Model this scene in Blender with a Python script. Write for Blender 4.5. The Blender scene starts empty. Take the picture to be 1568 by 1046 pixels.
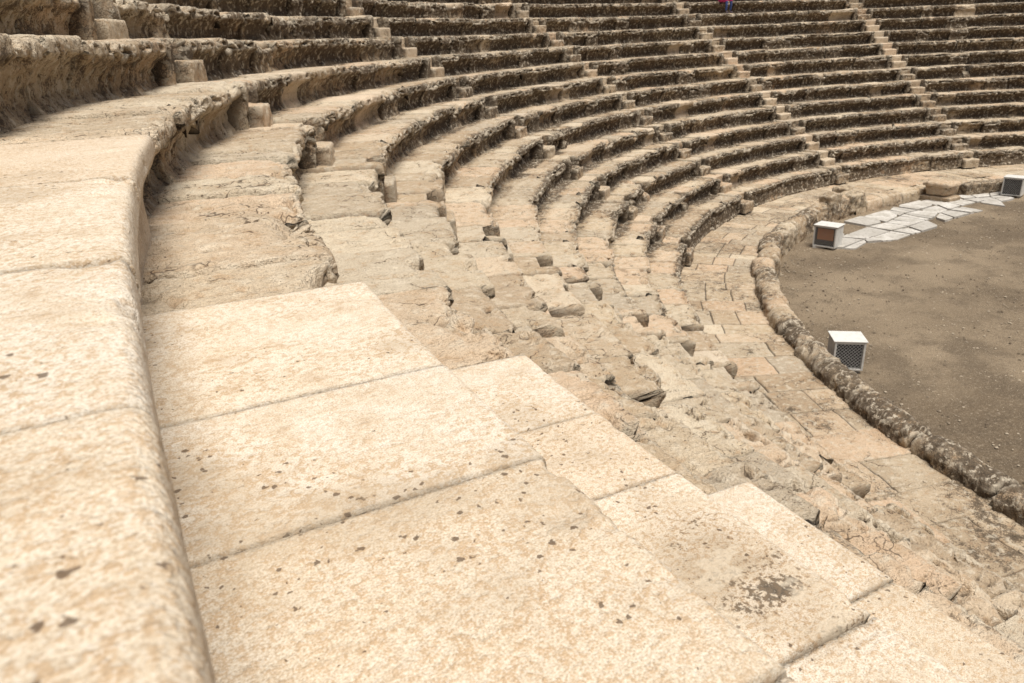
import bpy, math, random
import numpy as np
from mathutils import Vector, Matrix

# ---------------------------------------------------------------- parameters
D = 0.72; H = 0.4937; RP = 17.377; RC = 15.444
CAM = np.array([23.8554, 0.0, 5.2903])
YAW, PITCH, ROLL, FPX = -2.0853, -0.3904, -0.043, 1126.12
ZW = -0.10          # walkway level
ZF = -0.50          # orchestra floor
NROWS = 17
A0, A1 = 0.24, -2.95
STAIRS = [-0.395, -0.85, -1.20, -1.555, -1.915, -2.31, -2.70]
rng = np.random.default_rng(23)
scene = bpy.context.scene

# ---------------------------------------------------------------- noise
def _hash(ix, iy, iz, seed):
    n = (ix.astype(np.int64) * 374761393 + iy.astype(np.int64) * 668265263
         + iz.astype(np.int64) * 2147483647 + seed * 144269) & 0xffffffff
    n = ((n ^ (n >> 13)) * 1274126177) & 0xffffffff
    n = (n ^ (n >> 16)) & 0xffffffff
    return (n & 0xffffff).astype(np.float32) / 16777215.0
def vnoise(x, y, z, seed=0):
    ix, iy, iz = np.floor(x), np.floor(y), np.floor(z)
    fx, fy, fz = x - ix, y - iy, z - iz
    fx = fx * fx * (3 - 2 * fx); fy = fy * fy * (3 - 2 * fy); fz = fz * fz * (3 - 2 * fz)
    r = 0
    for a in (0, 1):
        wx = fx if a else 1 - fx
        for b in (0, 1):
            wy = fy if b else 1 - fy
            for c in (0, 1):
                wz = fz if c else 1 - fz
                r = r + wx * wy * wz * _hash(ix + a, iy + b, iz + c, seed)
    return r
def fbm(x, y, z, f, octv=3, seed=0):
    s = 0; a = 1; t = 0
    for o in range(octv):
        s = s + a * vnoise(x * f + 13.7 * o, y * f + 5.1 * o, z * f + 9.2 * o, seed + o)
        t += a; a *= 0.5; f *= 2.07
    return s / t
def sstep(a, b, x):
    t = np.clip((x - a) / (b - a), 0, 1)
    return t * t * (3 - 2 * t)

# ---------------------------------------------------------------- materials
class NT:
    def __init__(s, mat):
        mat.use_nodes = True
        s.t = mat.node_tree; s.t.nodes.clear()
    def n(s, typ, **kw):
        nd = s.t.nodes.new(typ)
        for k, v in kw.items():
            if k == 'ins':
                for kk, vv in v.items():
                    if isinstance(vv, bpy.types.NodeSocket): s.t.links.new(vv, nd.inputs[kk])
                    else: nd.inputs[kk].default_value = vv
            else: setattr(nd, k, v)
        return nd
    def noise(s, vec, scale, detail=4, rough=0.55, dist=0.0, out='Fac'):
        return s.n('ShaderNodeTexNoise', ins={'Vector': vec, 'Scale': scale, 'Detail': detail, 'Roughness': rough, 'Distortion': dist}).outputs[out]
    def ramp(s, fac, a, b, va=0.0, vb=1.0):
        return s.n('ShaderNodeMapRange', interpolation_type='SMOOTHSTEP', ins={'Value': fac, 'From Min': a, 'From Max': b, 'To Min': va, 'To Max': vb}).outputs[0]
    def math(s, op, a, b=0.0, clamp=False):
        nd = s.n('ShaderNodeMath', operation=op, use_clamp=clamp)
        for i, v in enumerate((a, b)):
            if isinstance(v, bpy.types.NodeSocket): s.t.links.new(v, nd.inputs[i])
            else: nd.inputs[i].default_value = v
        return nd.outputs[0]
    def warp(s, pos, scale, amt, detail=1):
        n = s.noise(pos, scale, detail, .6, 0, 'Color')
        m = s.n('ShaderNodeVectorMath', operation='SCALE', ins={0: n, 'Scale': amt}).outputs[0]
        return s.n('ShaderNodeVectorMath', operation='ADD', ins={0: pos, 1: m}).outputs[0]
    def mix(s, fac, a, b, mode='MIX'):
        nd = s.n('ShaderNodeMix', data_type='RGBA', blend_type=mode)
        for i, v in ((0, fac), (6, a), (7, b)):
            if isinstance(v, bpy.types.NodeSocket): s.t.links.new(v, nd.inputs[i])
            else: nd.inputs[i].default_value = v if i == 0 else (*v, 1.0)
        return nd.outputs[2]
    def finish(s, col, rough=0.9, bump=None, bstr=0.5, bdist=0.01, metallic=0.0):
        b = s.n('ShaderNodeBsdfPrincipled')
        b.inputs['Specular IOR Level'].default_value = 0.25
        b.inputs['Metallic'].default_value = metallic
        if isinstance(col, bpy.types.NodeSocket): s.t.links.new(col, b.inputs['Base Color'])
        else: b.inputs['Base Color'].default_value = (*col, 1)
        if isinstance(rough, bpy.types.NodeSocket): s.t.links.new(rough, b.inputs['Roughness'])
        else: b.inputs['Roughness'].default_value = rough
        if bump is not None:
            bn = s.n('ShaderNodeBump', ins={'Height': bump, 'Strength': bstr, 'Distance': bdist})
            s.t.links.new(bn.outputs[0], b.inputs['Normal'])
        o = s.n('ShaderNodeOutputMaterial'); s.t.links.new(b.outputs[0], o.inputs[0])

def stone_material(name):
    m = bpy.data.materials.new(name); t = NT(m)
    geo = t.n('ShaderNodeNewGeometry'); pos = geo.outputs['Position']; point = geo.outputs['Pointiness']
    att = t.n('ShaderNodeVertexColor', layer_name='dat')
    sep = t.n('ShaderNodeSeparateColor', ins={'Color': att.outputs['Color']})
    rest, stain_shade, rnd = sep.outputs[0], sep.outputs[1], sep.outputs[2]
    groove = att.outputs['Alpha']
    old1 = t.math('SUBTRACT', 1.0, rest)
    cr = t.n('ShaderNodeValToRGB', ins={'Fac': rnd}).outputs[0]
    el = cr.node.color_ramp.elements
    el[0].position = 0.0; el[0].color = (0.64, 0.52, 0.365, 1)
    el[1].position = 1.0; el[1].color = (0.53, 0.41, 0.275, 1)
    for p, c in ((0.2, (0.48, 0.405, 0.305)), (0.38, (0.72, 0.61, 0.45)), (0.55, (0.66, 0.485, 0.33)), (0.7, (0.61, 0.51, 0.37)), (0.85, (0.50, 0.39, 0.27))):
        e = el.new(p); e.color = (*c, 1)
    n1 = t.noise(pos, 1.9, 3, 0.6)
    n2 = t.noise(pos, 10.0, 3, 0.65)
    n3 = t.noise(pos, 62.0, 3, 0.62)
    n4 = t.noise(pos, 230.0, 1, 0.6)
    col = t.mix(t.ramp(n1, 0.45, 0.7, 0, 0.5), cr, (0.44, 0.34, 0.225))
    col = t.mix(t.ramp(n2, 0.5, 0.70, 0, 0.6), col, (0.74, 0.645, 0.50))
    col = t.mix(t.ramp(n2, 0.47, 0.3, 0, 0.5), col, (0.46, 0.29, 0.155))
    col = t.mix(t.ramp(n3, 0.52, 0.66, 0, 0.4), col, (0.33, 0.235, 0.145))
    # dressed replacement slabs: cream, thickly flecked with ochre
    cream = t.mix(t.ramp(n2, 0.35, 0.65), (0.70, 0.63, 0.525), (0.62, 0.525, 0.40))
    cream = t.mix(t.ramp(rnd, 0.0, 1.0, 0.10, 0.75), cream, cr)
    f1 = t.math('MULTIPLY', t.ramp(n3, 0.46, 0.60), t.ramp(n1, 0.3, 0.62, 0.35, 1.0))
    restc = t.mix(f1, cream, (0.49, 0.35, 0.215))
    restc = t.mix(t.ramp(n4, 0.50, 0.66, 0, 0.5), restc, (0.35, 0.245, 0.15))
    restc = t.mix(t.ramp(n4, 0.46, 0.34, 0, 0.4), restc, (0.78, 0.73, 0.64))
    restc = t.mix(t.ramp(n1, 0.50, 0.68, 0, 0.6), restc, (0.42, 0.335, 0.235))
    restc = t.mix(t.ramp(n2, 0.60, 0.72, 0, 0.4), restc, (0.39, 0.265, 0.155))
    col = t.mix(rest, col, restc)
    col = t.mix(t.math('MULTIPLY', t.ramp(n4, 0.55, 0.68, 0, 0.5), old1), col, (0.20, 0.14, 0.09))
    # pits
    vn = t.n('ShaderNodeTexVoronoi', ins={'Vector': t.warp(pos, 70.0, .02), 'Scale': 50.0, 'Randomness': 1.0})
    vs = t.n('ShaderNodeSeparateColor', ins={'Color': vn.outputs['Color']})
    psize = t.math('MULTIPLY', t.math('POWER', vs.outputs[0], 5.0), 0.46)
    pitamt = t.ramp(n1, 0.40, 0.60, 0.25, 1.0)
    pit = t.ramp(t.math('SUBTRACT', t.math('MULTIPLY', psize, pitamt), vn.outputs['Distance']), -0.02, 0.07)
    col = t.mix(t.math('MULTIPLY', pit, 0.85), col, (0.12, 0.08, 0.05))
    # hairline cracks of the old stone
    ce = t.n('ShaderNodeTexVoronoi', feature='DISTANCE_TO_EDGE', ins={'Vector': t.warp(pos, 6.0, .25, 2), 'Scale': 2.6}).outputs['Distance']
    crack = t.math('MULTIPLY', t.math('MULTIPLY', t.ramp(ce, 0.02, 0.003), t.ramp(n1, 0.50, 0.58)), old1)
    col = t.mix(t.math('MULTIPLY', crack, 0.85), col, (0.09, 0.062, 0.04))
    # grime, plus light falloff painted into the far rows
    col = t.mix(t.math('MULTIPLY', t.ramp(stain_shade, 0.22, 0.80), 0.65), col, (0.64, 0.57, 0.49), 'MULTIPLY')
    # lichen / soot stains; on risers also standing in for deep shadow
    sn = t.noise(pos, 5.5, 5, 0.72)
    sm = t.math('ADD', t.math('MULTIPLY', sn, 0.60), t.math('MULTIPLY', n3, 0.40))
    thr = t.math('SUBTRACT', 0.74, t.math('MULTIPLY', stain_shade, 0.36))
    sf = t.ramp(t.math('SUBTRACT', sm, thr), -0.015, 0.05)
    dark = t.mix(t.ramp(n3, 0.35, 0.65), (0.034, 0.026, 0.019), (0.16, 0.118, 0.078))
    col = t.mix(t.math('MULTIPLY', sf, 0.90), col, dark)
    col = t.mix(t.math('MULTIPLY', t.ramp(n2, 0.55, 0.63, 0, 0.9), stain_shade), col, (0.60, 0.52, 0.40))
    # hollows darkened, raised edges lightened by pointiness
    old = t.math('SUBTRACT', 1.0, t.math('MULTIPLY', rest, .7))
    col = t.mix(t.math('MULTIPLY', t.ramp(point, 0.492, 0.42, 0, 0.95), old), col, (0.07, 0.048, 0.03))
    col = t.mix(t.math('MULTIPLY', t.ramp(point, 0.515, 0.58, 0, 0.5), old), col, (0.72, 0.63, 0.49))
    col = t.mix(groove, col, (0.022, 0.016, 0.011))
    hgt = t.math('ADD', t.math('MULTIPLY', n2, 1.3), t.math('MULTIPLY', n3, 0.95))
    hgt = t.math('MULTIPLY', hgt, t.math('SUBTRACT', 1.0, t.math('MULTIPLY', rest, 0.68)))
    t.finish(col, 0.9, hgt, 1.0, 0.028)
    return m
STONE = stone_material('weathered_limestone')

# ---------------------------------------------------------------- mesh helpers
def new_obj(name, me, parent=None):
    o = bpy.data.objects.new(name, me); scene.collection.objects.link(o)
    if parent: o.parent = parent
    return o
def grid_mesh(name, X, Y, Z, dat, mat, parent=None, flip=False):
    nc, npf = X.shape
    me = bpy.data.meshes.new(name)
    me.vertices.add(nc * npf)
    co = np.stack([X, Y, Z], -1).reshape(-1).astype(np.float32)
    me.vertices.foreach_set('co', co)
    i = np.arange(nc - 1)[:, None] * npf + np.arange(npf - 1)[None]
    q = np.stack([i, i + 1, i + npf + 1, i + npf], -1).reshape(-1, 4)
    if flip: q = q[:, ::-1]
    nf = len(q)
    me.loops.add(nf * 4); me.polygons.add(nf)
    me.loops.foreach_set('vertex_index', q.reshape(-1).astype(np.int32))
    me.polygons.foreach_set('loop_start', (np.arange(nf) * 4).astype(np.int32))
    me.polygons.foreach_set('use_smooth', np.ones(nf, bool))
    me.update(calc_edges=True)
    at = me.color_attributes.new('dat', 'FLOAT_COLOR', 'POINT')
    at.data.foreach_set('color', dat.reshape(-1).astype(np.float32))
    me.materials.append(mat)
    return new_obj(name, me, parent)

def prof(pts):
    p = np.array(pts, float)
    s = np.concatenate([[0], np.cumsum(np.hypot(*np.diff(p, axis=0).T))])
    return p, s
NT_, NN_, NR_ = 30, 12, 19
def sample_profile(tread, nose, riser):
    out = []
    for pts, n in ((tread, NT_), (nose, NN_), (riser, NR_)):
        p, s = prof(pts)
        q = np.linspace(0, s[-1], n + 1)[:-1] if n != NR_ else np.linspace(0, s[-1], n)
        out.append(np.stack([np.interp(q, s, p[:, 0]), np.interp(q, s, p[:, 1])], 1))
    return np.concatenate(out)
PR = {
 'anc': sample_profile([(1.15, -.004), (.08, 0)], [(.08, 0), (.03, -.004), (.008, -.018), (0, -.045), (0, -.11)],
                       [(0, -.11), (.04, -.15), (.14, -.20), (.21, -.30), (.22, -.40), (.17, -.48), (.12, -.56)]),
 'stop': sample_profile([(1.15, .012), (.10, .012)], [(.10, .012), (.03, .006), (-.015, -.02), (-.03, -.07), (-.03, -.13)],
                       [(-.03, -.13), (-.02, -.2), (.0, -.3), (.02, -.56)]),
 'rest': sample_profile([(1.15, 0), (.05, 0)], [(.05, 0), (.022, -.002), (.006, -.012), (0, -.035), (0, -.09)],
                       [(0, -.09), (.03, -.15), (.08, -.22), (.1, -.3), (.1, -.56)]),
 'erod': sample_profile([(1.15, 0), (.38, 0.0), (.20, -.01)], [(.20, -.01), (.12, -.03), (.06, -.07), (.03, -.13), (.02, -.2)],
                       [(.02, -.2), (.03, -.3), (.03, -.38), (.01, -.46), (-.03, -.56)]),
 'stair': sample_profile([(1.15, 0), (.22, 0)], [(.22, 0), (.205, -.012), (.20, -.03), (.20, -.13), (.20, -.225)],
                       [(.20, -.235), (-.12, -.240), (-.135, -.255), (-.14, -.3), (-.14, -.56)]),
 'podium': sample_profile([(1.15, 0), (.12, 0)], [(.12, 0), (.04, -.005), (.0, -.03), (-.01, -.07), (0, -.13)],
                       [(0, -.13), (.05, -.17), (.07, -.2), (.07, -.5), (.03, -.54), (.03, -.68)]),
 'gap': sample_profile([(1.15, 0), (.50, 0)], [(.50, 0), (.48, -.03), (.46, -.08), (.44, -.18), (.40, -.26)],
                       [(.40, -.27), (.20, -.29), (.06, -.34), (.03, -.42), (.02, -.56)]),
}
KIND = list(PR); NK = len(KIND)

JOINTS = {10: [0.03, -0.0353, -0.0657, -0.112, -0.169], 9: [0.02, -0.0217, -0.0514, -0.0765, -0.1159],
          8: [0.02, -0.0060, -0.0356, -0.069, -0.0908, -0.12], 7: [0.01, -0.025, -0.0535, -0.0873]}
def is_rest(n, a):
    return (n == 10 and a > -.169) or (n == 9 and a > -.1159) or (n == 8 and a > -.12) or (n == 7 and a > -.0873)
def erosion(n, a):
    if a > -0.385:
        if n == 1: return 0.15
        if n <= 8: return 0.20
        if n == 9: return 0.25
        return 0.10
    return 0.04
def make_blocks(n, r):
    bl = []; a = A0
    def fill(a, b, fixed):
        js = [j for j in fixed if b < j < a]
        cur = a
        while cur > b + 1e-6:
            nxt = [j for j in js if j < cur - 1e-6]
            if nxt and (nxt[0] > cur - 1.6 / r or cur <= js[0] + 1e-6): e = nxt[0]; kk = 'body'
            else:
                kk = 'body'
                L = (0.5 + 0.65 * rng.random())
                if n <= 8 and -.37 < cur < -.14 and rng.random() < .14: L = .18 + .22 * rng.random(); kk = 'gap'
                elif n <= 9 and cur < -.42 and rng.random() < .02: L = .3; kk = 'gap'
                e = cur - L / r
                if e < b + 0.4 / r: e = b; kk = 'body'
            e = max(e, b)
            bl.append([cur, e, kk]); cur = e
    for s in STAIRS:
        w = 0.62 / r; st = 0.16 / r
        fill(a, s + st, JOINTS.get(n, []))
        bl.append([s + st, s, 'stop']); bl.append([s, s - w, 'stair']); bl.append([s - w, s - w - st, 'stop'])
        a = s - w - st
    fill(a, A1, [])
    return bl

theatre = bpy.data.objects.new('roman_theatre', None); scene.collection.objects.link(theatre)

def build_row(n):
    r0 = RP + (n - 1) * D; z0 = n * H
    bl = make_blocks(n, r0)
    cols = []
    for bi, (a, b, k) in enumerate(bl):
        am = (a + b) / 2
        rest = 1.0 if (k == 'body' and is_rest(n, am)) else 0.0
        far = am < -0.39
        if k == 'body' and not rest and far and rng.random() < 0.06: rest = 0.5
        if k == 'stair' and am < -.5: rest = 0.5 if rng.random() < (.45 if am < -1.5 else .2) else .1
        E = erosion(n, am)
        if k == 'body' and far and rng.random() < (0.25 if am > -.9 else .18): E = 0.3 + 0.5 * rng.random()
        if k == 'body' and not far and not rest and n < 9:
            q = rng.random(); E = .08 if q < .45 else (.75 if q > .88 else E)
        if k != 'body': E *= 0.25
        kw = np.zeros(NK)
        if k == 'body':
            if rest == 1: kw[KIND.index('rest')] = 1
            else:
                kw[KIND.index('erod')] = E
                kw[KIND.index('podium' if n == 1 else 'anc')] = 1 - E
        else: kw[KIND.index(k)] = 1
        if rest == 1: du, dw, tl = rng.normal(0, .002), rng.normal(0, .0015), 0
        else:
            du = rng.normal(0, .024) + E * (0.02 + 0.12 * rng.random()); dw = rng.normal(0, .011) - E * 0.045 * rng.random(); tl = rng.normal(0, .010)
        if k == 'stop': dw += 0.01; du = rng.normal(0, .01)
        if k == 'stair': du = rng.normal(0, .02); dw = rng.normal(0, .008); tl = 0
        g = (0.0075 if rest == 1 else 0.006 + 0.007 * rng.random() * (1 if far else 1.9)) / r0
        lst = []; cur = a - g
        while cur > b + g:
            lst.append(cur)
            dist = math.hypot(r0 * math.cos(cur) - CAM[0], r0 * math.sin(cur) - CAM[1])
            cur -= min(max(0.0028 * dist, 0.012), 0.07) / r0
        if len(lst) > 1 and lst[-1] - (b + g) < 0.004 / r0: lst.pop()
        lst.append(b + g)
        rnd = rng.random()
        if rest == 1: rnd = [.75, .1, .35, .65, .05, .45][bi % 6]
        for c in lst:
            edge = min(a - c, c - b) * r0
            t = (c - am) / (a - b) * 2
            cols.append([c, *kw, du, dw + tl * t, rnd, E, 0.0, edge, rest, bi])
        for q in (.75, 0, -.75):
            cols.append([b + g * q, *kw, du, dw, rnd, E, 1.0, 0.0, rest, bi])
    C = np.array(cols)
    az = C[:, 0]; kw = C[:, 1:1 + NK]; du, dw, rnd, E, gr, edge, rest, bid = C[:, 1 + NK:].T
    P = np.stack([PR[k] for k in KIND])
    UW = np.tensordot(kw, P, axes=(1, 0))
    u, w = UW[..., 0].copy(), UW[..., 1].copy()
    uc, wc = u.copy(), w.copy()
    Ecol = E[:, None]; Rcol = rest[:, None]; G = gr[:, None]
    rr = r0 + u; X = rr * np.cos(az)[:, None]; Y = rr * np.sin(az)[:, None]; Z = z0 + w
    off = (bid * 3.17)[:, None]
    tu = np.gradient(u, axis=1); tw = np.gradient(w, axis=1); ln = np.hypot(tu, tw) + 1e-9
    nu, nw = tw / ln, -tu / ln
    rough = 1 - Rcol
    stairm = kw[:, KIND.index('stair')][:, None]; stopm = kw[:, KIND.index('stop')][:, None]
    dn = np.hypot(np.clip(uc - 0.02, 0, None), wc + 0.04)
    wn = np.exp(-(dn / 0.13) ** 2)
    N1 = fbm(X + off, Y, Z, 3.4, 3, 1)
    N2 = fbm(X, Y + off, Z, 8.0, 3, 5)
    N3 = fbm(X, Y, Z, 30.0, 3, 9)
    chip = sstep(0.53, 0.74, N1) * (0.22 + 0.20 * Ecol) * rough * (1 - 0.4 * stairm) * (1 - .75 * stopm)
    chip2 = sstep(0.56, 0.69, N2) * (0.08 + 0.05 * Ecol) * rough
    disp = -(chip + chip2) * wn
    disp = disp - chip2 * 0.35 * (1 - wn)
    disp = disp + (N1 - .5) * (0.018 + 0.04 * Ecol) * rough + (N2 - .5) * (0.016 + 0.03 * Ecol) * rough
    disp = disp + (N3 - .5) * (0.018 + 0.018 * Ecol) * rough
    disp = disp + Rcol * ((N2 - .5) * 0.003 - wn * sstep(.58, .73, N2) * 0.018)
    jn = .35 + 1.6 * sstep(.45, .68, N2)       # joints open up irregularly
    disp = disp - np.exp(-edge[:, None] / (0.013 * jn)) * (0.010 + 0.03 * Ecol) * rough * jn - np.exp(-edge[:, None] / 0.004) * .003 * Rcol * jn
    disp = disp - G * (0.035 + 0.06 * rough)
    u = u + du[:, None] + nu * disp
    w = w + dw[:, None] + nw * disp
    u = np.where(uc > 1.1, uc, u); w = np.where(uc > 1.1, wc - .01, w)
    rr = r0 + u
    X = rr * np.cos(az)[:, None]; Y = rr * np.sin(az)[:, None]; Z = z0 + w
    riser = sstep(0.05, 0.20, -wc) * (1 - .5 * stairm)  # riser darkness: lichen plus deep shadow painted into the colour
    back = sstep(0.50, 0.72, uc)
    farf = sstep(-0.25, -0.95, az)[:, None]  # farther stone painted darker for light falloff and vignetting, besides heavier staining
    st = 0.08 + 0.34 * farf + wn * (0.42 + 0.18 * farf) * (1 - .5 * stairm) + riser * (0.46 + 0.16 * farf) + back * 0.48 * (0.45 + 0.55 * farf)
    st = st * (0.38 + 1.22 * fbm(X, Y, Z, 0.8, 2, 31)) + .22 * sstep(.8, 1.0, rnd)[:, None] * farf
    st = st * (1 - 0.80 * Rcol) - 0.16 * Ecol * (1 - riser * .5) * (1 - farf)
    if n >= 11: st = st + 0.12 * (1 - farf)
    if n == 8:
        st = st + 0.60 * np.exp(-((np.abs(az[:, None] + .0490) / .0185) ** 2 + (np.abs(uc - .19) / .21) ** 2) ** 2)
    if n == 9:
        st = st + 0.60 * np.exp(-(((az[:, None] + .0532) / .0016) ** 2 + ((uc - .42) / .06) ** 2))
    if n == 7:
        st = st + 0.3 * sstep(-.05, -.03, az)[:, None]
    # grime gathers along the joints of the dressed slabs
    st = st + Rcol * np.exp(-edge[:, None] / .03) * .18
    st = np.clip(st, 0, 1)
    cav = np.clip(sstep(.58, .72, N2) * .35 * rough * (1 - wn), 0, 1) * (0.3 + .7 * Ecol)
    edgedirt = np.exp(-edge[:, None] / .006) * (.35 + .65 * sstep(.4, .6, N2)) * (.9 * (Rcol > .9) + .5 * (Rcol < .9))
    ga = np.clip(np.maximum(G * 0.97, edgedirt) + cav, 0, 1)
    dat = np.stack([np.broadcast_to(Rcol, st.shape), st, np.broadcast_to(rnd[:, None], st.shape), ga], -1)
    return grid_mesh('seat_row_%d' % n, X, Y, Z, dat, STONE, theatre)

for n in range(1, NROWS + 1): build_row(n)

def strip(name, r, z, pts, a0, a1, lmin, lmax, amp, parent, groove_w=.006, stain_shade=.3, rest=0.0, gd=.04, nsub=22, du_s=.01, dw_s=.006, seed=0, paving=None):
    p, s = prof(pts); q = np.linspace(0, s[-1], nsub)
    pu = np.interp(q, s, p[:, 0]); pw = np.interp(q, s, p[:, 1])
    cols = []; cur = a0; bi = 0
    while cur > a1 + 1e-6:
        e = cur - (lmin + (lmax - lmin) * rng.random()) / r
        if e < a1 + lmin * .5 / r: e = a1
        g = groove_w * (.5 + rng.random()) / r; c = cur - g; rnd = rng.random(); du = rng.normal(0, du_s); dw = rng.normal(0, dw_s)
        js = [9., 9.]
        if paving:
            x = rng.random()
            js = [paving * (.25 + .5 * rng.random()), 9.] if x < .55 else [paving * (.22 + .2 * rng.random()), paving * (.58 + .2 * rng.random())]
        while c > e + g:
            cols.append([c, du, dw, rnd, 0, min(cur - c, c - e) * r, bi, *js])
            dist = math.hypot(r * math.cos(c) - CAM[0], r * math.sin(c) - CAM[1])
            c -= min(max(0.0032 * dist, 0.02), 0.075) / r
        cols.append([e + g, du, dw, rnd, 0, g * r, bi, *js])
        for qq in (.7, 0, -.7): cols.append([e + g * qq, du, dw, rnd, 1, 0, bi, *js])
        cur = e; bi += 1
    C = np.array(cols); az, du, dw, rnd, gr, edge, bid, j1, j2 = C.T
    u = np.broadcast_to(pu, (len(az), nsub)).copy(); w = np.broadcast_to(pw, u.shape).copy()
    tu = np.gradient(u, axis=1); tw = np.gradient(w, axis=1); ln = np.hypot(tu, tw) + 1e-9
    nu, nw = tw / ln, -tu / ln
    X = (r + u) * np.cos(az)[:, None]; Y = (r + u) * np.sin(az)[:, None]; Z = z + w; off = (bid * 3.17)[:, None]
    N1 = fbm(X + off, Y, Z, 3.0, 3, 41 + seed); N2 = fbm(X, Y + off, Z, 9.0, 3, 45 + seed)
    disp = (N1 - .5) * amp * 2.4 + (N2 - .5) * amp * 1.6 - sstep(.55, .75, N2) * amp * 1.3
    disp = disp - np.exp(-edge[:, None] / .03) * amp * .7 - gr[:, None] * gd
    o = np.ones_like(X); al = o * gr[:, None] * .9; rn = o * rnd[:, None]
    if paving:
        ww = (N1 - .5) * .05
        for jj in (j1, j2):
            gm = np.exp(-((u + ww - jj[:, None]) / .012) ** 2)
            disp = disp - gm * .02; al = np.maximum(al, gm * .9)
        rn = (rn + .37 * (u > j1[:, None]) + .29 * (u > j2[:, None])) % 1.0
        disp = disp + ((rn - .5) * .02)
    u = u + du[:, None] + nu * disp; w = w + dw[:, None] + nw * disp
    X = (r + u) * np.cos(az)[:, None]; Y = (r + u) * np.sin(az)[:, None]; Z = z + w
    st = np.clip(stain_shade * (0.35 + 1.3 * fbm(X, Y, Z, 1.3, 2, 60)) + np.zeros_like(X), 0, 1)
    dat = np.stack([o * rest, st, rn, al], -1)
    return grid_mesh(name, X, Y, Z, dat, STONE, parent)

strip('walkway_paving', 15.62, ZW, [(1.9, 0), (0, 0)], A0, A1, .35, .95, .012, theatre, groove_w=.007, stain_shade=.50, nsub=120, dw_s=.005, du_s=0.0, paving=1.9)
kerb = [(.36, -.35), (.35, -.12), (.33, .03), (.25, .12), (.12, .15), (-.02, .14), (-.13, .08), (-.17, -.05), (-.19, -.3), (-.19, -.62)]
strip('orchestra_kerb', 15.42, 0.0, kerb, A0, -1.42, .7, 1.5, .06, theatre, groove_w=.028, stain_shade=.74, gd=.12, nsub=30, du_s=.03, dw_s=.025)
low = [(.30, -.22), (.28, -.11), (.2, -.10), (-.1, -.12), (-.25, -.16), (-.3, -.3), (-.32, -.6)]
strip('orchestra_kerb_worn', 15.42, 0.0, low, -1.42, A1, .6, 1.3, .04, theatre, groove_w=.012, stain_shade=.5, gd=.06, nsub=18)
strip('back_wall', RP + (NROWS - 1) * D + 1.0, NROWS * H, [(1.2, -10), (1.2, 1.2), (0, 1.2), (0, -.1)], A0, A1, 1, 2, .02, theatre, stain_shade=.4, nsub=30)

# ---------------------------------------------------------------- ground
def ground_material():
    m = bpy.data.materials.new('packed_earth'); t = NT(m)
    pos = t.n('ShaderNodeNewGeometry').outputs['Position']
    n0 = t.noise(pos, 0.25, 3, 0.5); n1 = t.noise(pos, 1.1, 5, 0.6); n2 = t.noise(pos, 14, 5, 0.7); n3 = t.noise(pos, 60, 3, 0.7)
    col = t.mix(t.ramp(n0, .38, .62), (0.16, 0.118, 0.075), (0.28, 0.215, 0.142))
    col = t.mix(t.ramp(n1, .42, .66, 0, .75), col, (0.12, 0.089, 0.058))
    col = t.mix(t.ramp(n2, .5, .75, 0, .7), col, (0.36, 0.288, 0.20))
    col = t.mix(t.ramp(n3, .53, .66, 0, .75), col, (0.07, 0.055, 0.038))
    col = t.mix(t.ramp(n3, .44, .34, 0, .65), col, (0.43, 0.355, 0.26))
    h = t.math('ADD', t.math('MULTIPLY', n2, 1.0), t.math('MULTIPLY', n3, .6))
    t.finish(col, 0.92, h, 1.0, .03)
    return m
EARTH = ground_material()
rad = np.concatenate([np.linspace(0.01, 15.4, 90), np.array([18, 25, 45, 120, 600, 3000])])
ang = np.linspace(0, 2 * math.pi, 361)
RR, AA = np.meshgrid(rad, ang)
X, Y = RR * np.cos(AA), RR * np.sin(AA)
Zg = ZF + np.where(RR < 15.5, (fbm(X, Y, 0 * X, .6, 3, 77) - .5) * .06, -0.02)
grid_mesh('ground', X, Y, Zg, np.zeros((*X.shape, 4)), EARTH, flip=True)

def pebbles():
    V = []; Fc = []
    base = np.array([(1,0,0),(-1,0,0),(0,1,0),(0,-1,0),(0,0,1),(0,0,-1)], float)
    tri = [(0,2,4),(2,1,4),(1,3,4),(3,0,4),(2,0,5),(1,2,5),(3,1,5),(0,3,5)]
    for i in range(7000):
        rr = 15.15 - 9 * rng.random() ** 1.8; a = -0.1 - 2.2 * rng.random()
        s = 0.008 + 0.028 * rng.random() ** 3
        v = base * s * (0.7 + 0.6 * rng.random((6, 3))) * np.array([1, 1, .6])
        k = len(V)
        for p in v: V.append((rr * math.cos(a) + p[0], rr * math.sin(a) + p[1], ZF + .01 + p[2]))
        Fc += [tuple(k + j for j in t) for t in tri]
    me = bpy.data.meshes.new('gravel'); me.from_pydata(V, [], Fc)
    m = bpy.data.materials.new('gravel_stone'); t = NT(m)
    pos = t.n('ShaderNodeNewGeometry').outputs['Position']
    t.finish(t.mix(t.ramp(t.noise(pos, 3, 1), .4, .6), (.42, .35, .26), (.15, .115, .08)), .9)
    me.materials.append(m); new_obj('gravel', me)
pebbles()

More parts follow.
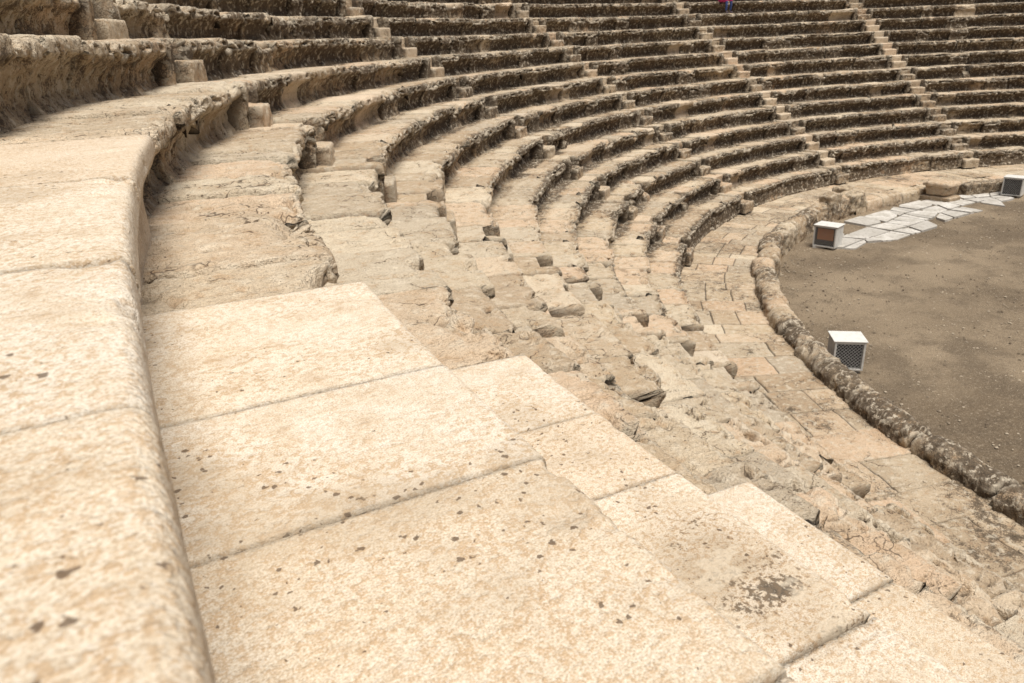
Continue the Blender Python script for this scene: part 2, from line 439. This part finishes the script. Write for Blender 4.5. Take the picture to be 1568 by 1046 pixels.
# ---------------------------------------------------------------- rock-like blocks
def rough_block(name, size, loc, rotz, amp=.04, stain_shade=.5, rest=0., n=14, seed=0, shape=None, parent=None):
    import bmesh
    bm = bmesh.new(); bmesh.ops.create_cube(bm, size=1.0)
    bmesh.ops.subdivide_edges(bm, edges=bm.edges[:], cuts=n, use_grid_fill=True)
    V = np.array([v.co for v in bm.verts])
    m = np.abs(V * 2); p = 9.0
    k = (m ** p).sum(1) ** (1 / p); V = V / np.maximum(k, 1e-6)[:, None] * 1.0
    if shape is not None: V = shape(V)
    S = np.array(size); W = V * S
    N = fbm(W[:, 0] + seed * 3.3, W[:, 1], W[:, 2], 4.0, 3, 100 + seed) - .5
    N2 = fbm(W[:, 0] + seed * 3.3, W[:, 1], W[:, 2], 14.0, 2, 120 + seed) - .5
    dr = V / (np.linalg.norm(V, axis=1)[:, None] + 1e-6)
    W = W + dr * (N * amp * 2 + N2 * amp)[:, None]
    for v, c in zip(bm.verts, W): v.co = c
    me = bpy.data.meshes.new(name); bm.to_mesh(me); bm.free()
    me.polygons.foreach_set('use_smooth', np.ones(len(me.polygons), bool))
    at = me.color_attributes.new('dat', 'FLOAT_COLOR', 'POINT')
    d_ = np.zeros((len(me.vertices), 4), np.float32); d_[:, 0] = rest; d_[:, 1] = stain_shade; d_[:, 2] = (seed * .37) % 1
    at.data.foreach_set('color', d_.reshape(-1)); me.materials.append(STONE)
    o = new_obj(name, me, parent); o.location = loc; o.rotation_euler = (0, 0, rotz); return o
def pol(r, a, z): return (r * math.cos(a), r * math.sin(a), z)
rough_block('stone_block', (.62, .9, .62), pol(15.45, -1.43, -.12), -1.43, .06, .65, seed=1)
rough_block('stone_block', (.5, .55, .5), pol(15.95, -1.45, .02), -1.3, .05, .6, seed=2)
rough_block('stone_block', (.45, .8, .45), pol(15.5, -1.345, .12), -1.35, .05, .6, seed=3)
def capshape(V):
    V = V.copy(); z = V[:, 2] + .5
    f = np.where(z > .68, 1.0, np.where(z > .52, .82, .70 + .25 * z))
    V[:, 0] *= f; V[:, 1] *= f; return V
rough_block('fallen_column_capital', (.95, .85, .48), pol(14.75, -1.69, ZF + .27 + .15), -1.5, .03, .45, n=20, seed=4, shape=capshape)
rough_block('stone_plinth', (1.1, .8, .2), pol(14.75, -1.69, ZF + .08), -1.5, .02, .5, seed=5)
rough_block('low_stone_wall', (.45, 2.2, .5), pol(14.75, -1.84, ZF + .2), -1.84, .05, .75, n=18, seed=6)

# ---------------------------------------------------------------- pale paving slabs
def slabs():
    V = []; Fc = []
    na = 12; nr = 3
    A = np.linspace(-1.13, -1.84, na + 1)
    g = np.zeros((na + 1, nr + 1, 2))
    for i in range(na + 1):
        mid = 14.10 - 0.40 * math.sin((i / na) * 3.1) + (0.1 if i < 3 else 0)
        sh = rng.normal(0, .007)
        for j in range(nr + 1):
            rj = mid + (j / nr - .5) * (2.1 if 1 < i < na - 1 else 1.2) + rng.normal(0, .09)
            aj = A[i] + sh * j + rng.normal(0, .008); g[i, j] = (rj, aj)
    for i in range(na):
        for j in range(nr):
            if j != 1 and rng.random() < .22: continue
            c = [g[i, j], g[i + 1, j], g[i + 1, j + 1], g[i, j + 1]]
            P = np.array([(q[0] * math.cos(q[1]), q[0] * math.sin(q[1])) for q in c])
            pieces = [P]
            if rng.random() < .35:      # broken across
                f1, f2 = .35 + .3 * rng.random(2)
                m1 = P[0] + (P[1] - P[0]) * f1; m2 = P[3] + (P[2] - P[3]) * f2
                pieces = [np.array([P[0], m1, m2, P[3]]), np.array([m1, P[1], P[2], m2])]
            for Q in pieces:
                poly = []
                for k in range(4):
                    p0, p1, p2 = Q[k - 1], Q[k], Q[(k + 1) % 4]
                    f = .03 + .2 * rng.random() ** 2
                    poly += [p1 + (p0 - p1) * f, p1 + (p2 - p1) * f * rng.random()]
                poly = np.array(poly); cen = poly.mean(0); poly = cen + (poly - cen) * (.89 + .05 * rng.random())
                zt = ZF + .055 + rng.normal(0, .012); k0 = len(V); m = len(poly)
                tx, ty = rng.normal(0, .015, 2)
                V += [(p[0], p[1], zt + (p[0] - cen[0]) * tx + (p[1] - cen[1]) * ty) for p in poly]
                o = cen + (poly - cen) * 1.02
                V += [(p[0], p[1], ZF - .05) for p in o]
                Fc.append(tuple(range(k0, k0 + m)))
                for k in range(m): Fc.append((k0 + k, k0 + m + k, k0 + m + (k + 1) % m, k0 + (k + 1) % m))
    me = bpy.data.meshes.new('marble_slabs'); me.from_pydata(V, [], Fc)
    import bmesh
    bm = bmesh.new(); bm.from_mesh(me); bmesh.ops.recalc_face_normals(bm, faces=bm.faces); bm.to_mesh(me); bm.free()
    m = bpy.data.materials.new('pale_marble'); t = NT(m)
    geo = t.n('ShaderNodeNewGeometry'); pos = geo.outputs['Position']
    col = t.mix(t.ramp(t.noise(pos, 2.2, 5, .6), .35, .65), (.60, .57, .52), (.42, .39, .34))
    col = t.mix(t.ramp(geo.outputs['Random Per Island'], 0, 1, 0, .75), col, (.38, .355, .315))
    col = t.mix(t.ramp(t.noise(pos, 9, 5, .7), .52, .66, 0, .7), col, (.22, .19, .15))
    t.finish(col, .85, t.noise(pos, 20, 4), .3, .01)
    me.materials.append(m); new_obj('marble_slabs', me)
slabs()

# ---------------------------------------------------------------- floodlight boxes
def simple_mat(name, c, rough=.6, met=0., dirt=.15):
    m = bpy.data.materials.new(name); t = NT(m)
    pos = t.n('ShaderNodeNewGeometry').outputs['Position']
    col = t.mix(t.ramp(t.noise(pos, 9, 5, .7), .45, .75, 0, dirt * 2), c, tuple(x * .55 + .02 for x in c))
    t.finish(col, rough, metallic=met); return m
WHITE = simple_mat('white_enamel', (.66, .645, .60), .5, 0, .3)
GREY = simple_mat('grey_wire', (.42, .41, .39), .5)
DARKM = simple_mat('dark_interior', (.05, .05, .05), .8)
ORANGE = simple_mat('rusty_reflector', (.60, .22, .05), .6)
def box_parts(parts, name, loc, rotz):
    import bmesh
    root = bpy.data.objects.new(name, None); scene.collection.objects.link(root)
    root.location = loc; root.rotation_euler = (0, 0, rotz)
    for pn, lst, mat, bev in parts:
        bm = bmesh.new()
        for (c, s, r) in lst:
            M = Matrix.Translation(c) @ Matrix.Rotation(r, 4, 'X') @ Matrix.Diagonal((*s, 1))
            bmesh.ops.create_cube(bm, size=1.0, matrix=M)
        me = bpy.data.meshes.new(pn); bm.to_mesh(me); bm.free(); me.materials.append(mat)
        o = new_obj(pn, me, root)
        if bev:
            b = o.modifiers.new('bev', 'BEVEL'); b.width = bev; b.segments = 2
    return root
def floodlight(loc, rotz, w=.5, dp=.46, h=.50, inner=DARKM, big=False):
    t = .02; f = .035
    shell = [((-dp/2+t/2, 0, h/2), (t, w, h), 0), ((0, -w/2+t/2, h/2), (dp-2*t-.004, t, h), 0), ((0, w/2-t/2, h/2), (dp-2*t-.004, t, h), 0),
             ((0, 0, t/2+.001), (dp-2*t-.004, w-2*t-.004, t), 0)]
    lid = [((0, 0, h+.014), (dp+.05, w+.05, .026), 0)]
    frame = [((dp/2, -w/2+f/2, h/2), (.03, f, h), 0), ((dp/2, w/2-f/2, h/2), (.03, f, h), 0),
             ((dp/2, 0, f/2), (.028, w-2*f-.002, f), 0), ((dp/2, 0, h-f/2), (.028, w-2*f-.002, f), 0)]
    wires = []
    W, Hh = w - 2 * f, h - 2 * f
    for sgn in (1, -1):
        for k in range(-7, 8):
            c = k * .062
            smin = max(-W/2 - c, -Hh/2); smax = min(W/2 - c, Hh/2)
            if smax - smin < .02: continue
            s0 = (smin + smax) / 2; ln = (smax - smin) * math.sqrt(2)
            wires.append(((dp/2 + .002 + .005 * sgn, c + s0, h/2 + sgn * s0), (.006, ln, .006), sgn * math.pi/4))
    back = [((dp/2 - .10, 0, h/2), (.01, w-2*t-.01, h-2*t-.01), 0)]
    lamp = [((dp/2 - .06, 0, h/2 + (.06 if big else 0)), (.04, w*(.72 if big else .5), h*(.55 if big else .36)), 0)]
    feet = [((sx*dp*.36, sy*w*.38, -.03), (.06, .06, .06), 0) for sx in (-1, 1) for sy in (-1, 1)]
    return box_parts([('housing', shell, WHITE, .004), ('lid', lid, WHITE, .008), ('front_frame', frame, WHITE, .004), ('wire_grille', wires, GREY, 0),
                      ('recess', back, DARKM, 0), ('reflector', lamp, inner, .01), ('feet', feet, GREY, .003)], 'floodlight_box', loc, rotz)
def face(loc, dphi):
    a = math.atan2(CAM[1] - loc[1], CAM[0] - loc[0]); return a + dphi
l = pol(14.76, -.540, ZF + .06); floodlight(l, face(l, .28), .52, .46, .54)
l = pol(14.42, -1.128, ZF + .06); floodlight(l, face(l, -.35), .62, .5, .58, ORANGE, True)
l = pol(14.05, -1.865, ZF + .06); floodlight(l, face(l, -.2), .6, .5, .6)

# ---------------------------------------------------------------- seated visitor
def person(loc, rotz):
    root = bpy.data.objects.new('seated_visitor', None); scene.collection.objects.link(root)
    root.location = loc; root.rotation_euler = (0, 0, rotz)
    def skin(name, verts, edges, radii, mat, rootv=0):
        me = bpy.data.meshes.new(name); me.from_pydata(verts, edges, []); me.materials.append(mat)
        o = new_obj(name, me, root)
        o.modifiers.new('skin', 'SKIN'); sv = me.skin_vertices[0].data
        for i, r_ in enumerate(radii): sv[i].radius = (r_, r_) if not isinstance(r_, tuple) else r_
        sv[rootv].use_root = True
        s = o.modifiers.new('sub', 'SUBSURF'); s.levels = s.render_levels = 2
        return o
    PINK = simple_mat('pink_jacket', (.62, .06, .22), .8); BLUE = simple_mat('blue_jeans', (.05, .08, .22), .85)
    SK = simple_mat('skin', (.55, .33, .24), .6); HAIR = simple_mat('dark_hair', (.04, .025, .018), .7); SHOE = simple_mat('shoe', (.10, .08, .10), .6)
    skin('trousers', [(0,0,.10),(.02,.10,.09),(.44,.12,.09),(.46,.13,-.16),(.43,.13,-.38),(.02,-.10,.09),(.44,-.12,.09),(.48,-.13,-.16),(.46,-.13,-.38)],
         [(0,1),(1,2),(2,3),(3,4),(0,5),(5,6),(6,7),(7,8)], [.11,.095,.07,.055,.045,.095,.07,.055,.045], BLUE)
    skin('jacket', [(0,0,.12),(.02,0,.30),(.04,0,.47),(.04,0,.55),(.03,.17,.50),(.12,.22,.28),(.34,.12,.20),(.03,-.17,.50),(.12,-.22,.28),(.34,-.10,.20)],
         [(0,1),(1,2),(2,3),(2,4),(4,5),(5,6),(2,7),(7,8),(8,9)], [(.14,.12),(.13,.11),(.15,.11),.06,.065,.05,.038,.065,.05,.038], PINK)
    skin('coat_skirt', [(0,0,.11),(.03,.10,.10),(.42,.12,.10),(.50,.13,-.02),(.03,-.10,.10),(.42,-.12,.10),(.50,-.13,-.02)], [(0,1),(1,2),(2,3),(0,4),(4,5),(5,6)], [.12,.11,.095,.085,.11,.095,.085], PINK)
    skin('shoes', [(.42,.13,-.43),(.58,.14,-.455)], [(0,1)], [.045,.035], SHOE); skin('shoes_2', [(.45,-.13,-.43),(.61,-.14,-.455)], [(0,1)], [.045,.035], SHOE)
    skin('head', [(.05,0,.56),(.06,0,.64),(.075,0,.72),(.06,0,.80)], [(0,1),(1,2),(2,3)], [.05,.075,.09,.075], SK)
    skin('hair', [(.0,0,.62),(.02,0,.74),(.04,0,.83)], [(0,1),(1,2)], [.07,.095,.08], HAIR)
    for s in (1, -1):
        hv = [(.34, s*.11, .20), (.40, s*.08, .18)]; he = [(0, 1)]; hr = [.03, .035]
        for k in range(4):
            b = len(hv); y = s * (.055 + .017 * k)
            hv += [(.44, y, .175), (.475, y, .155)]; he += [(1, b), (b, b + 1)]; hr += [.010, .008]
        b = len(hv); hv += [(.41, s*.035, .18), (.44, s*.03, .175)]; he += [(1, b), (b, b+1)]; hr += [.011, .009]
        skin('hand', hv, he, hr, SK)
    return root
pa = -1.655
person(pol(RP + 12 * D + .10, pa, 13 * H), pa + math.pi)

# ---------------------------------------------------------------- light and sky
world = bpy.data.worlds.new('World'); scene.world = world; world.use_nodes = True
wt = world.node_tree; bg = wt.nodes['Background']
sky = wt.nodes.new('ShaderNodeTexSky'); sky.sky_type = 'NISHITA'; sky.sun_disc = False
SUN_EL = math.radians(73); sdir = (-0.08, 0.60)     # horizontal direction towards the sun
sky.sun_elevation = SUN_EL; sky.sun_rotation = math.atan2(sdir[0], sdir[1])
sky.air_density = 1.0; sky.dust_density = 5.0; sky.ozone_density = 0.6
wt.links.new(sky.outputs[0], bg.inputs[0]); bg.inputs[1].default_value = 0.062
sl = bpy.data.lights.new('sun', 'SUN'); so = bpy.data.objects.new('sun', sl); scene.collection.objects.link(so)
sl.energy = 4.65; sl.angle = math.radians(34); sl.color = (1.0, .965, .90)
hv = Vector((sdir[0], sdir[1], 0)).normalized() * math.cos(SUN_EL) + Vector((0, 0, math.sin(SUN_EL)))
so.rotation_euler = hv.to_track_quat('Z', 'Y').to_euler()

# ---------------------------------------------------------------- camera
cam = bpy.data.cameras.new('camera'); co = bpy.data.objects.new('camera', cam); scene.collection.objects.link(co)
F = Vector((math.cos(PITCH)*math.cos(YAW), math.cos(PITCH)*math.sin(YAW), math.sin(PITCH)))
R = Vector((math.sin(YAW), -math.cos(YAW), 0)); U = R.cross(F)
R2 = R*math.cos(ROLL)+U*math.sin(ROLL); U2 = -R*math.sin(ROLL)+U*math.cos(ROLL)
M = Matrix((R2, U2, -F)).transposed().to_4x4(); M.translation = Vector(CAM)
co.matrix_world = M
cam.sensor_width = 36; cam.lens = FPX / 1568 * 36; cam.clip_start = .05; cam.clip_end = 5000
cam.dof.use_dof = True; cam.dof.focus_distance = 3.2; cam.dof.aperture_fstop = 7.1
scene.camera = co
scene.view_settings.view_transform = 'Standard'; scene.view_settings.look = 'None'; scene.view_settings.exposure = 0
